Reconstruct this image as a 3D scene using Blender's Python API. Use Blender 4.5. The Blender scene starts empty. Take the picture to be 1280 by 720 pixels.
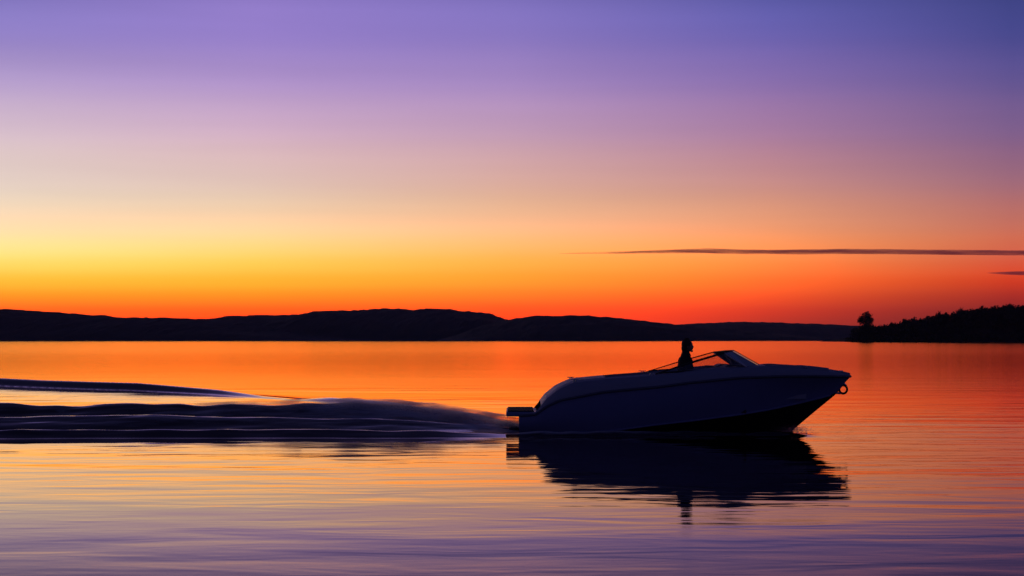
import bpy, bmesh, math, random
import numpy as np
from mathutils import Vector, Matrix, noise as mnoise
R = math.radians
random.seed(7); rng = np.random.default_rng(7)
scene = bpy.context.scene
COL = scene.collection

# ------------------------------------------------------------------ basics
F = 2133.0          # focal length in pixels of a 1280 wide frame (60 mm)
HCAM = 1.72         # camera height above the lake

def lin(c):
    return tuple(((v/255.0)/12.92 if v/255.0 <= 0.04045 else ((v/255.0+0.055)/1.055)**2.4) for v in c[:3])

def principled(name, col, rough=0.5, metal=0.0, spec=0.5, coat=0.0):
    m = bpy.data.materials.new(name); m.use_nodes = True
    b = m.node_tree.nodes['Principled BSDF']
    b.inputs['Base Color'].default_value = (*col, 1)
    b.inputs['Roughness'].default_value = rough
    b.inputs['Metallic'].default_value = metal
    b.inputs['Specular IOR Level'].default_value = spec
    b.inputs['Coat Weight'].default_value = coat
    return m

def varied(name, c1, c2, scale=3.0, rough=0.6, spec=0.4, bump=0.0, coat=0.0, bscale=40.0, metal=0.0):
    m = principled(name, c1, rough, metal, spec, coat)
    nt = m.node_tree; N = nt.nodes; L = nt.links; b = N['Principled BSDF']
    tc = N.new('ShaderNodeTexCoord'); no = N.new('ShaderNodeTexNoise')
    no.inputs['Scale'].default_value = scale; no.inputs['Detail'].default_value = 5
    mx = N.new('ShaderNodeMix'); mx.data_type = 'RGBA'
    mx.inputs[6].default_value = (*c1, 1); mx.inputs[7].default_value = (*c2, 1)
    L.new(tc.outputs['Object'], no.inputs['Vector']); L.new(no.outputs['Fac'], mx.inputs[0])
    L.new(mx.outputs[2], b.inputs['Base Color'])
    if bump:
        n2 = N.new('ShaderNodeTexNoise'); n2.inputs['Scale'].default_value = bscale
        bp = N.new('ShaderNodeBump'); bp.inputs['Strength'].default_value = bump; bp.inputs['Distance'].default_value = 0.01
        L.new(tc.outputs['Object'], n2.inputs['Vector']); L.new(n2.outputs['Fac'], bp.inputs['Height'])
        L.new(bp.outputs['Normal'], b.inputs['Normal'])
    return m

def smooth(me, on=True):
    me.polygons.foreach_set('use_smooth', [on]*len(me.polygons))

def mesh_obj(name, verts, faces, mat, parent=None, sm=False, loc=None):
    me = bpy.data.meshes.new(name); me.from_pydata([tuple(v) for v in verts], [], faces); me.update()
    if sm: smooth(me)
    o = bpy.data.objects.new(name, me); COL.objects.link(o)
    if mat: me.materials.append(mat)
    if parent: o.parent = parent
    if loc is not None: o.location = loc
    return o

def bm_obj(name, bm, mat, parent=None, sm=False, loc=None, fixn=True):
    if fixn: bmesh.ops.recalc_face_normals(bm, faces=bm.faces)
    me = bpy.data.meshes.new(name); bm.to_mesh(me); bm.free()
    if sm: smooth(me)
    o = bpy.data.objects.new(name, me); COL.objects.link(o)
    if mat: me.materials.append(mat)
    if parent: o.parent = parent
    if loc is not None: o.location = loc
    return o

def empty(name, loc, label, cat, group=None):
    o = bpy.data.objects.new(name, None); COL.objects.link(o); o.location = loc
    o.empty_display_size = 0.2
    o['label'] = label; o['category'] = cat
    if group: o['group'] = group
    return o

def tube(bm, pts, r, n=8, closed=False):
    """sweep a round section of radius r (number or list) along pts"""
    pts = [Vector(p) for p in pts]; rings = []
    rs = r if isinstance(r, (list, tuple)) else [r]*len(pts)
    up = Vector((0, 0, 1)); prev = None
    for i, p in enumerate(pts):
        if closed: d = pts[(i+1) % len(pts)] - pts[i-1]
        else: d = pts[min(i+1, len(pts)-1)] - pts[max(i-1, 0)]
        d.normalize()
        a = prev if prev is not None else (up if abs(d.z) < 0.9 else Vector((1, 0, 0)))
        s = (a - d*a.dot(d)).normalized(); t = d.cross(s); prev = s
        rings.append([bm.verts.new(p + (s*math.cos(2*math.pi*k/n) + t*math.sin(2*math.pi*k/n))*rs[i]) for k in range(n)])
    m = len(rings)
    for i in range(m if closed else m-1):
        A, B = rings[i], rings[(i+1) % m]
        for k in range(n): bm.faces.new((A[k], A[(k+1) % n], B[(k+1) % n], B[k]))
    if not closed:
        bm.faces.new(rings[0][::-1]); bm.faces.new(rings[-1])

def rbox(bm, c, s, bev=0.02, rot=None, seg=2):
    b2 = bmesh.new(); bmesh.ops.create_cube(b2, size=1)
    bmesh.ops.scale(b2, vec=Vector(s), verts=b2.verts)
    if bev: bmesh.ops.bevel(b2, geom=b2.edges[:], offset=bev, segments=seg, affect='EDGES', profile=0.6)
    M = Matrix.Translation(Vector(c)) @ (rot.to_4x4() if rot else Matrix.Identity(4))
    bmesh.ops.transform(b2, matrix=M, verts=b2.verts)
    me = bpy.data.meshes.new('t'); b2.to_mesh(me); b2.free(); bm.from_mesh(me); bpy.data.meshes.remove(me)

def pl(pts, x):
    """smooth-ish interpolation through (x, y) pairs"""
    return float(np.interp(x, [p[0] for p in pts], [p[1] for p in pts]))

# ------------------------------------------------------------------ camera
cam = bpy.data.cameras.new('camera'); co = bpy.data.objects.new('camera', cam); COL.objects.link(co)
co.location = (0, 0, HCAM); co.rotation_euler = (R(90), 0, 0)
cam.sensor_width = 36; cam.lens = 60; cam.shift_y = 65.0/1280.0
cam.clip_start = 0.1; cam.clip_end = 60000
scene.camera = co
scene.render.resolution_x = 1024; scene.render.resolution_y = 576
scene.view_settings.view_transform = 'Standard'; scene.view_settings.look = 'None'
scene.view_settings.exposure = 0; scene.view_settings.gamma = 1
scene.render.engine = 'CYCLES'
scene.cycles.max_bounces = 6; scene.cycles.volume_bounces = 1
scene.cycles.transparent_max_bounces = 12

# ------------------------------------------------------------------ sky
SUN_AZ = R(-11.0)
world = bpy.data.worlds.new('World'); scene.world = world; world.use_nodes = True
nt = world.node_tree; N = nt.nodes; L = nt.links; N.clear()
def math_node(op, a, b=None, clamp=False):
    n = N.new('ShaderNodeMath'); n.operation = op; n.use_clamp = clamp
    for i, v in enumerate((a, b)):
        if v is None: continue
        if isinstance(v, (int, float)): n.inputs[i].default_value = v
        else: L.new(v, n.inputs[i])
    return n.outputs[0]
tc = N.new('ShaderNodeTexCoord'); sep = N.new('ShaderNodeSeparateXYZ'); L.new(tc.outputs['Generated'], sep.inputs[0])
el = math_node('ARCSINE', sep.outputs['Z'])
fac = math_node('POWER', math_node('DIVIDE', math_node('MAXIMUM', el, 0.0), 1.5708), 0.5, True)
az = math_node('ARCTAN2', sep.outputs['X'], sep.outputs['Y'])
SKYCOLS = [   # (column, [(row, colour) ...]) of the evening sky, from the glow on the left to the dusk on the right
 (0,    [(395,(248,90,22)),(382,(253,116,28)),(362,(254,162,44)),(342,(254,192,78)),(320,(252,215,128)),(292,(246,221,172)),(240,(234,214,196)),(180,(222,199,205)),(120,(193,170,206)),(60,(157,139,203)),(0,(130,119,193))]),
 (320,  [(398,(246,72,16)),(382,(252,108,24)),(362,(254,152,38)),(342,(254,180,66)),(320,(253,202,108)),(292,(246,211,158)),(240,(232,203,184)),(180,(218,184,197)),(120,(188,158,205)),(60,(155,132,203)),(0,(142,122,200))]),
 (640,  [(398,(240,70,22)),(380,(248,98,30)),(360,(254,134,42)),(340,(254,158,60)),(318,(252,176,94)),(290,(243,188,138)),(240,(227,178,156)),(180,(203,162,180)),(120,(176,144,195)),(60,(145,124,195)),(0,(124,111,188))]),
 (960,  [(404,(170,50,34)),(385,(204,64,34)),(365,(230,92,38)),(345,(242,116,50)),(322,(243,142,76)),(290,(232,154,108)),(240,(210,147,133)),(180,(180,131,158)),(120,(150,117,173)),(60,(117,102,177)),(0,(90,89,166))]),
 (1265, [(404,(112,30,34)),(385,(142,36,32)),(365,(184,48,32)),(345,(216,66,36)),(322,(214,92,66)),(290,(202,108,86)),(240,(170,108,116)),(180,(138,99,138)),(120,(110,89,146)),(60,(80,76,145)),(0,(60,65,131))]),
]
UPPER = {0:[(0.265,(80,74,135)),(0.34,(42,42,88)),(0.5,(25,26,62)),(0.9,(17,18,48)),(1.57,(12,13,36))],
 4:[(0.265,(40,44,96)),(0.34,(30,33,74)),(0.5,(20,23,56)),(0.9,(15,17,44)),(1.57,(12,13,36))]}
def upper(i):
    t = min(1, max(0, (i-1)/3.0))
    return [(a[0], tuple(a[1][k]*(1-t)+b[1][k]*t for k in range(3))) for a, b in zip(UPPER[0], UPPER[4])]
def ramp(stops):
    r = N.new('ShaderNodeValToRGB'); r.color_ramp.interpolation = 'CARDINAL'
    e = r.color_ramp.elements; stops = sorted(stops)
    while len(e) < len(stops): e.new(0.5)
    for k, (p, c) in enumerate(stops): e[k].position = p; e[k].color = (*lin(c), 1)
    L.new(fac, r.inputs[0]); return r.outputs[0]
def epos(e): return (max(e, 0)/1.5708)**0.5
prev = None; lastaz = None
for i, (px, rows) in enumerate(SKYCOLS):
    a = math.atan((px-640)/F)
    st = [(epos(math.atan((425-py)/F*math.cos(a))), c) for py, c in rows]
    st += [(epos(e), c) for e, c in upper(i)]
    out = ramp(st)
    if prev is None: prev = out
    else:
        mr = N.new('ShaderNodeMapRange'); mr.interpolation_type = 'LINEAR'
        mr.inputs['From Min'].default_value = lastaz; mr.inputs['From Max'].default_value = a
        L.new(az, mr.inputs['Value'])
        mx = N.new('ShaderNodeMix'); mx.data_type = 'RGBA'
        L.new(mr.outputs[0], mx.inputs[0]); L.new(prev, mx.inputs[6]); L.new(out, mx.inputs[7]); prev = mx.outputs[2]
    lastaz = a
# the eastern half of the sky, away from the afterglow
back = ramp([(0.0,(40,34,62)),(epos(0.1),(50,44,78)),(epos(0.25),(40,42,84)),(epos(0.6),(26,30,70)),(1.0,(16,18,48))])
dist = math_node('ABSOLUTE', math_node('SUBTRACT', az, SUN_AZ))
mr = N.new('ShaderNodeMapRange'); mr.interpolation_type = 'SMOOTHSTEP'
mr.inputs['From Min'].default_value = R(30); mr.inputs['From Max'].default_value = R(105); L.new(dist, mr.inputs['Value'])
mx = N.new('ShaderNodeMix'); mx.data_type = 'RGBA'
L.new(mr.outputs[0], mx.inputs[0]); L.new(prev, mx.inputs[6]); L.new(back, mx.inputs[7])

# the core of the afterglow is brighter than the exposure can hold in its red
def mrn(v, a, b_, c, d):
    n = N.new('ShaderNodeMapRange'); n.interpolation_type = 'SMOOTHSTEP'
    for k_, v_ in zip(('From Min', 'From Max', 'To Min', 'To Max'), (a, b_, c, d)): n.inputs[k_].default_value = v_
    L.new(v, n.inputs['Value']); return n.outputs[0]
g_ = math_node('MULTIPLY', mrn(el, 0.035, 0.085, 1.0, 0.0), mrn(az, 0.06, 0.26, 1.0, 0.0))
g_ = math_node('MULTIPLY', g_, mrn(az, -0.60, -0.25, 0.0, 1.0))
gm = N.new('ShaderNodeMix'); gm.data_type = 'RGBA'; gm.blend_type = 'MULTIPLY'; gm.clamp_result = False
L.new(g_, gm.inputs[0]); L.new(mx.outputs[2], gm.inputs[6]); gm.inputs[7].default_value = (1.68, 1.15, 0.94, 1)
# faint level bands in the evening air
vs_ = N.new('ShaderNodeVectorMath'); vs_.operation = 'MULTIPLY'; vs_.inputs[1].default_value = (2.0, 2.0, 38.0); L.new(tc.outputs['Generated'], vs_.inputs[0])
ns_ = N.new('ShaderNodeTexNoise'); ns_.inputs['Scale'].default_value = 1.3; ns_.inputs['Detail'].default_value = 4; L.new(vs_.outputs[0], ns_.inputs['Vector'])
bn_ = N.new('ShaderNodeMapRange'); L.new(ns_.outputs['Fac'], bn_.inputs['Value']); bn_.inputs['From Min'].default_value = .25; bn_.inputs['From Max'].default_value = .75
bn_.inputs['To Min'].default_value = 0.955; bn_.inputs['To Max'].default_value = 1.045
bg = N.new('ShaderNodeBackground'); L.new(gm.outputs[2], bg.inputs[0]); 
hb = N.new('ShaderNodeMapRange'); hb.interpolation_type = 'SMOOTHSTEP'     # the air low over the lake takes some of this back
for k_, v_ in zip(('From Min', 'From Max', 'To Min', 'To Max'), (0.0, 0.12, 1.20, 1.0)): hb.inputs[k_].default_value = v_
L.new(el, hb.inputs['Value']); L.new(math_node('MULTIPLY', hb.outputs[0], bn_.outputs[0]), bg.inputs[1])
sk = N.new('ShaderNodeTexSky'); sk.sky_type = 'NISHITA'; sk.sun_disc = False
sk.sun_elevation = R(1.0); sk.sun_rotation = SUN_AZ
bg2 = N.new('ShaderNodeBackground'); L.new(sk.outputs[0], bg2.inputs[0]); bg2.inputs[1].default_value = 0.002
add = N.new('ShaderNodeAddShader'); L.new(bg.outputs[0], add.inputs[0]); L.new(bg2.outputs[0], add.inputs[1])
wo = N.new('ShaderNodeOutputWorld'); L.new(add.outputs[0], wo.inputs[0])

sun = bpy.data.lights.new('sun', 'SUN'); so = bpy.data.objects.new('sun', sun); COL.objects.link(so)
sun.energy = 0.03; sun.angle = R(6); sun.color = (1.0, 0.5, 0.22)
SAZ = R(-27)
sd = Vector((math.sin(SAZ)*math.cos(R(1.5)), math.cos(SAZ)*math.cos(R(1.5)), math.sin(R(1.5))))
so.rotation_euler = (-sd).to_track_quat('-Z', 'Y').to_euler(); so.location = (0, 0, 50)

# ------------------------------------------------------------------ the lake: one sheet with the wake raised in it
def lines(dense, grow_lo, grow_hi, g=1.16, step0=None):
    a = list(dense); s = a[-1]-a[-2]
    while a[-1] < grow_hi: s *= g; a.append(a[-1]+s)
    s = dense[1]-dense[0]
    while a[0] > grow_lo: s *= g; a.insert(0, a[0]-s)
    return np.array(a)
xs = lines(np.arange(-24, 9.01, 0.11), -8400, 8400, 1.13)
ys = np.concatenate([np.arange(27.0, 40.0, 0.07), np.arange(40.0, 72.0, 0.14)])
ys = lines(ys, -300, 8400, 1.09)
GX, GY = np.meshgrid(xs, ys)
def sstep(a, b, x):
    t = np.clip((x-a)/(b-a), 0, 1); return t*t*(3-2*t)
def fbm1(x, seed, scales=((5.0, 1.0), (2.1, 0.5), (0.9, 0.25))):
    r = np.random.default_rng(seed); out = np.zeros_like(x)
    for s, a in scales:
        for k in range(3):
            out += a/3*np.sin(x*2*np.pi/(s*r.uniform(0.7, 1.4)) + r.uniform(0, 6.28))
    return out
def ridge(X, Y, yc, amp, near, far):
    d = Y-yc
    w = np.where(d < 0, near, far)
    return amp*np.exp(-(d/w)**2)
def water_height(X, Y):
    z = np.zeros_like(X)
    behind = sstep(0.9, -0.6, X)                   # starts at the transom
    t = -X
    # main near-side hump
    yc = 34.4 + 0.10*t + 0.35*fbm1(X, 3, ((14, 1.0), (6, .4)))
    amp = np.interp(t, [-0.5, 0.3, 1.0, 2.0, 4.0, 7.0, 12, 20, 30], [0.02, 0.12, 0.25, 0.37, 0.40, 0.37, 0.36, 0.40, 0.42])*(1+0.12*fbm1(X, 5, ((3.5, 1), (1.2, .5))))
    def saw(yc_, wf, wb, e=0.07):
        d = Y-yc_; q = np.sqrt(d*d+e*e)-e
        return np.clip(1-np.where(d < 0, q/wf, q/wb), 0, 1)
    y1 = 30.50 - 0.025*t + 0.10*fbm1(X, 8, ((11, 1.0), (4, .5)))
    a1 = np.interp(t, [-.5, .5, 2, 5, 9, 14, 30], [.01, .06, .11, .13, .11, .14, .16])*(1+.25*fbm1(X, 9, ((5, 1), (1.7, .5))))
    y2 = 32.5 + 0.02*t + 0.14*fbm1(X, 12, ((10, 1.0), (4, .6)))
    a2 = np.interp(t, [-.5, .5, 2, 5, 9, 14, 30], [.01, .10, .20, .26, .27, .26, .27])*(1+.10*fbm1(X, 13, ((6, 1), (2.1, .5))))
    z += behind*np.maximum.reduce([a1*saw(y1, .50, 1.3, .03), a2*saw(y2, 1.25, 2.2, .03+.12*sstep(12.5, 16.5, t)), amp*1.05*saw(yc, 1.75, 3.4)])
    # far arm of the V
    yf = sum(np.interp(t+dt, [0, 3, 5, 8, 11, 14, 17, 20, 24, 30], [35.5, 42.5, 47.0, 51.5, 54.0, 56.3, 59, 62, 66.5, 74]) for dt in (-1.2, -.6, 0, .6, 1.2))/5
    af = np.interp(t, [0, 1, 3, 5.0, 6.2, 7.4, 9, 12, 16, 20, 24], [0.0, 0.06, 0.16, 0.13, 0.02, 0.05, 0.17, 0.30, 0.31, 0.36, 0.36])
    z += af*0.72*saw(yf, 0.7, 1.6, 0.08) + ridge(X, Y, yf, af*0.42, 5.5, 1.6)*sstep(36.5, 39.5, Y)
    # small bow wave along the near side of the hull
    bw = sstep(-0.3, 0.6, X)*sstep(5.6, 4.6, X)
    z += bw*ridge(X, Y, 30.75+0.03*fbm1(X, 20), 0.075*(1+0.3*fbm1(X, 21, ((1.3, 1), (.5, .5)))), 0.30, 0.5)
    z += bw*ridge(X, Y, 33.85, 0.08, 0.5, 0.30)
    # long low swell, added so its near slope darkens the foreground reflection
    z += ridge(X, Y, 15.0+0.5*fbm1(X, 31, ((23, 1), (9, .5))), 0.075*(1+0.12*fbm1(X, 33, ((17, 1), (7, .5)))), 3.4, 7.5)
    return z
GZ = water_height(GX, GY)
# turbulence inside the wake
inw = np.clip(GZ*7, 0, 1)*sstep(28.5, 30.0, GY)
nz = np.zeros_like(GX)
idx = np.argwhere(inw > 0.02)
for a, b in idx:
    nz[a, b] = mnoise.fractal(Vector((GX[a, b]*0.38, GY[a, b]*1.2, 3.1)), 0.8, 2.1, 4)
GZ += inw*nz*0.026*sstep(42, 37, GY)
nyv, nxv = GX.shape
verts = np.stack([GX.ravel(), GY.ravel(), GZ.ravel()], 1)
ii = np.arange(nyv-1)[:, None]*nxv + np.arange(nxv-1)[None, :]
faces = np.stack([ii, ii+1, ii+1+nxv, ii+nxv], -1).reshape(-1, 4)
me = bpy.data.meshes.new('lake_water')
me.vertices.add(len(verts)); me.vertices.foreach_set('co', verts.ravel())
me.loops.add(len(faces)*4); me.loops.foreach_set('vertex_index', faces.ravel().astype(np.int32))
me.polygons.add(len(faces)); me.polygons.foreach_set('loop_start', np.arange(0, len(faces)*4, 4)); me.polygons.foreach_set('loop_total', np.full(len(faces), 4))
me.update(); me.validate(); smooth(me)
water = bpy.data.objects.new('lake_water', me); COL.objects.link(water); water['kind'] = 'structure'
# foam: on the crest by the stern, in the churn behind the transom, along the hull
foam = np.zeros_like(GX); t = -GX; bh0 = sstep(0.5, -0.1, GX)
cr = np.exp(-((GY-(34.1+0.10*t))/0.9)**2)*np.interp(t, [-0.6, 0.0, 1.5, 3.0, 5.0, 8.0, 10], [0.9, 0.95, .9, .7, .4, .12, 0])
ch = np.exp(-((GY-32.3)/1.1)**2)*np.interp(t, [-0.7, -0.2, 0.6, 2.0, 3.5], [1, 1, .7, .25, 0])
hl = np.exp(-((GY-30.72)/0.22)**2)*np.interp(GX, [-1.5, -0.3, 1.0, 2.6, 4.6, 5.6], [0.1, .75, .8, .45, .2, 0])
hl += np.exp(-((GY-33.9)/0.22)**2)*np.interp(GX, [-1.5, -0.3, 1.0, 2.6, 4.6, 5.6], [0.1, .75, .8, .5, .3, 0])
arm = np.exp(-((GY-33.4)/1.9)**2)*np.interp(t, [-.2, .6, 4, 9, 20, 26], [.75, .62, .50, .40, .36, .3])*bh0
bh = sstep(0.5, -0.1, GX)
foam = np.clip(np.maximum.reduce([cr*bh, ch*bh, hl, arm]), 0, 1)
at = me.attributes.new('foam', 'FLOAT', 'POINT'); at.data.foreach_set('value', foam.ravel().astype(np.float32))

wm = bpy.data.materials.new('lake_water'); wm.use_nodes = True
nt = wm.node_tree; N = nt.nodes; L = nt.links; b = N['Principled BSDF']

geo = N.new('ShaderNodeNewGeometry'); spx = N.new('ShaderNodeSeparateXYZ'); L.new(geo.outputs['Position'], spx.inputs[0])
def mapr(v, a, b_, c, d, kind='SMOOTHSTEP'):
    n = N.new('ShaderNodeMapRange'); n.interpolation_type = kind
    for k, x in zip(('From Min', 'From Max', 'To Min', 'To Max'), (a, b_, c, d)): n.inputs[k].default_value = x
    L.new(v, n.inputs['Value']); return n.outputs[0]
def wnoise(sx, sy, detail, rough=0.5, dist=0.0):
    vm = N.new('ShaderNodeVectorMath'); vm.operation = 'MULTIPLY'; vm.inputs[1].default_value = (sx, sy, 1)
    L.new(geo.outputs['Position'], vm.inputs[0])
    n = N.new('ShaderNodeTexNoise'); n.inputs['Scale'].default_value = 1; n.inputs['Detail'].default_value = detail
    n.inputs['Roughness'].default_value = rough; n.inputs['Distortion'].default_value = dist
    L.new(vm.outputs[0], n.inputs['Vector']); return n.outputs['Fac']
def mul(a, k):
    n = N.new('ShaderNodeMath'); n.operation = 'MULTIPLY'
    for i, v in enumerate((a, k)):
        if isinstance(v, (int, float)): n.inputs[i].default_value = v
        else: L.new(v, n.inputs[i])
    return n.outputs[0]
def addn(a, c):
    n = N.new('ShaderNodeMath'); n.operation = 'ADD'; L.new(a, n.inputs[0]); L.new(c, n.inputs[1]); return n.outputs[0]
# heights in metres: slow undulation, ripples, fine ripples
h1 = mul(wnoise(0.22, 0.55, 2), 0.028)
h2 = mul(wnoise(0.55, 1.5, 2, 0.5, 0.5), 0.0115)
h3 = mul(wnoise(1.9, 4.6, 2, 0.5, 0.5), 0.0016)
patch = mapr(wnoise(0.035, 0.08, 2), 0.35, 0.65, 0.55, 1.25)
calm = mapr(spx.outputs['Y'], 10, 19, 1.25, 0.52)
amp = mul(mul(patch, calm), mapr(spx.outputs['Y'], 36, 85, 1.0, 0.35))
hs = mul(addn(h1, addn(h2, h3)), amp)
bp = N.new('ShaderNodeBump'); bp.inputs['Strength'].default_value = 1.0; bp.inputs['Distance'].default_value = 1.0
L.new(hs, bp.inputs['Height']); 
# farther out the wind ripples are smaller than anything the eye resolves: they act as roughness
r0 = mapr(spx.outputs['Y'], 9.5, 18, 0.27, 0.035)
r1 = addn(r0, addn(mapr(spx.outputs['Y'], 34, 70, 0.0, 0.058), mapr(spx.outputs['Y'], 75, 300, 0.0, 0.02)))
body = N.new('ShaderNodeBsdfDiffuse'); body.inputs[0].default_value = (0.014, 0.008, 0.010, 1)
gls = N.new('ShaderNodeBsdfGlossy'); gls.distribution = 'BECKMANN'; gls.inputs['Color'].default_value = (1.0, 0.89, 0.82, 1)
frn = N.new('ShaderNodeFresnel'); frn.inputs['IOR'].default_value = 1.36
L.new(r1, gls.inputs['Roughness']); L.new(bp.outputs['Normal'], gls.inputs['Normal']); L.new(bp.outputs['Normal'], frn.inputs['Normal'])
wmix = N.new('ShaderNodeMixShader'); L.new(frn.outputs[0], wmix.inputs[0]); L.new(body.outputs[0], wmix.inputs[1]); L.new(gls.outputs[0], wmix.inputs[2])
N.remove(b)
fa = N.new('ShaderNodeAttribute'); fa.attribute_name = 'foam'
fn = wnoise(0.9, 3.2, 5, 0.62, 0.5)
fm = N.new('ShaderNodeMath'); fm.operation = 'SUBTRACT'; L.new(addn(fa.outputs['Fac'], fn), fm.inputs[0]); fm.inputs[1].default_value = 0.72
fmask = mapr(fm.outputs[0], 0.0, 0.75, 0.0, 0.85)
df = N.new('ShaderNodeBsdfDiffuse'); df.inputs[0].default_value = (0.75, 0.75, 0.78, 1)
ms = N.new('ShaderNodeMixShader'); L.new(fmask, ms.inputs[0]); L.new(wmix.outputs[0], ms.inputs[1]); L.new(df.outputs[0], ms.inputs[2])
L.new(ms.outputs[0], N['Material Output'].inputs[0])
me.materials.append(wm)

# ------------------------------------------------------------------ hills across the lake
hill_mat = varied('forested_hill', (0.055, 0.06, 0.05), (0.085, 0.085, 0.07), 0.02, 0.95, 0.1)
def hill(name, pts, dist_, half, bump=2.0, step=9.0, seed=0):
    pxs = [p[0] for p in pts]
    x0 = (pxs[0]-640)/F*dist_; x1 = (pxs[-1]-640)/F*dist_
    n = int((x1-x0)/step); X = np.linspace(x0, x1, n)
    hz = np.interp(X/dist_*F+640, pxs, [HCAM+(425-p[1])/F*dist_ for p in pts])
    k = np.array([.25, .5, .25])
    for _ in range(2): hz = np.convolve(np.pad(hz, 1, 'edge'), k, 'valid')
    vs = []; fs = []; nv = 30
    for j in range(nv):
        v = -1 + 2*j/(nv-1)
        prof = math.cos(v*math.pi/2)**0.75
        for i in range(n):
            y = dist_ + v*half + 60*mnoise.noise(Vector((X[i]*0.004, seed, v)))
            z = hz[i]*prof - 4*(1-prof)
            if abs(v) < 0.985:
                z += prof**0.5*(bump*mnoise.fractal(Vector((X[i]*0.03, y*0.03, seed)), 0.7, 2.2, 4)*0.8)
                z += (1-prof)*prof*18*mnoise.fractal(Vector((X[i]*0.006, y*0.006, seed+5)), 0.9, 2.0, 3)
            vs.append((X[i]-x0*0, y, z))
    for j in range(nv-1):
        for i in range(n-1):
            a = j*n+i; fs.append((a, a+1, a+1+n, a+n))
    o = mesh_obj(name, vs, fs, hill_mat); o['kind'] = 'structure'; return o
hill('hills', [(-700,392),(-500,384),(-300,388),(-150,382),(0,386.5),(35,388.5),(72,391),(110,393.5),(150,397),(200,398),(260,399),(300,401),(350,406),(420,416),(500,430)], 3700, 520, 4.0, seed=1)
hill('hills', [(150,430),(200,412),(235,402),(262,399.3),(280,398.2),(300,395.8),(330,394.5),(378,394),(392,391.5),(402,389.7),(415,388.6),(448,388.7),(470,386.6),(498,386),(506,387),(515,388.2),(523,386.4),(552,386.2),(580,388.8),(606,391),(618,394.5),(630,399.5),(645,403),(680,408),(740,418),(800,430)], 4000, 600, 5.0, seed=4)
hill('hills', [(540,430),(590,412),(620,402),(640,399.2),(654,398.4),(660,395.4),(668,393.8),(678,395.2),(692,396),(715,395.2),(745,395.8),(775,398.3),(800,401.5),(830,405.2),(860,408.5),(900,412),(960,417),(1040,424),(1100,430)], 3500, 480, 4.0, seed=8)
hill('hills', [(640,430),(740,413),(810,408),(842,406.3),(870,404.5),(900,403.2),(930,402.6),(960,403.2),(1000,404.6),(1040,406),(1075,408),(1130,411),(1250,413),(1500,409),(1900,400)], 5200, 650, 3.0, seed=12)

# ------------------------------------------------------------------ wooded headland on the right
HD = 1620.0
land_mat = varied('headland_soil', (0.035, 0.030, 0.022), (0.06, 0.055, 0.035), 0.05, 0.95, 0.1)
canopy = [(1063,411),(1072,407),(1095,405.2),(1112,404),(1122,402),(1132,398.5),(1148,397.5),(1160,396),(1172,392.5),(1184,391.8),(1194,389.5),(1203,386.5),(1216,385.2),(1230,383.8),(1246,383.2),(1262,380.6),(1282,379),(1320,374),(1380,370),(1450,372),(1600,378)]
def can_z(px): return HCAM + (425-pl(canopy, px)-1.5)/F*HD
def land_z(x, y):
    px = x/HD*F+640
    t = min(1, max(0, (px-1050)/40.0))
    top = max(1.2, (can_z(px)-11.5)*1.0)*t + (1-t)*(-3)
    d = (y-(HD-60))/60.0
    s = min(1, max(0, (y-(HD-75))/55.0)); s = s*s*(3-2*s)
    e = min(1, max(0, (HD+340-y)/200.0))
    return -2 + (top+2)*s*e + 0.8*mnoise.noise(Vector((x*0.03, y*0.03, 0)))*s
vs = []; fs = []; nx_, ny_ = 110, 40
for j in range(ny_):
    for i in range(nx_):
        x = (1040-640)/F*HD + i*8.0 ; y = HD-85 + j*11.0
        vs.append((x, y, land_z(x, y)))
for j in range(ny_-1):
    for i in range(nx_-1):
        a = j*nx_+i; fs.append((a, a+1, a+1+nx_, a+nx_))
o = mesh_obj('headland', vs, fs, land_mat, sm=True); o['kind'] = 'structure'

leaf_mat = varied('foliage', (0.030, 0.042, 0.020), (0.065, 0.075, 0.035), 0.6, 0.8, 0.2)
bark_mat = varied('bark', (0.05, 0.038, 0.028), (0.10, 0.08, 0.06), 3.0, 0.9, 0.2)
def leaves(vs, fs, blobs, n, size):
    """small leaf clumps spread through the volume of several blobs"""
    tot = sum(b_[3]**2 for b_ in blobs)
    for (cx, cy, cz, r, sq) in blobs:
        for _ in range(int(n*r*r/tot)+1):
            d = Vector((random.gauss(0, 1), random.gauss(0, 1), random.gauss(0, 1))).normalized()
            rr = r*(random.random()**0.45)*(1+0.18*random.gauss(0, 1))
            p = Vector((cx+d.x*rr, cy+d.y*rr, cz+d.z*rr*sq))
            s = size*random.uniform(0.5, 1.4)
            a = Vector((random.gauss(0, 1), random.gauss(0, 1), random.gauss(0, 1))).normalized()
            u = a.orthogonal().normalized()*s; v = a.cross(u).normalized()*s*random.uniform(0.5, 1)
            k = len(vs)
            vs += [p-u-v*0.4, p+u*0.2-v, p+u+v*0.3, p-u*0.1+v]
            fs.append((k, k+1, k+2, k+3))
def trunk_bm(h, r, limbs):
    bm = bmesh.new()
    tube(bm, [(0,0,-1.5),(0.05*h*random.uniform(-1,1)*0.3,0,h*0.3),(0,0.02*h,h*0.62),(0.01*h,0,h*0.9)], [r*1.3, r, r*0.6, r*0.15], 7)
    for (z, dx, dy, dz) in limbs:
        tube(bm, [(0,0,z),(dx*0.5,dy*0.5,z+dz*0.45),(dx,dy,z+dz)], [r*0.45, r*0.28, r*0.08], 5)
    return bm
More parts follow.
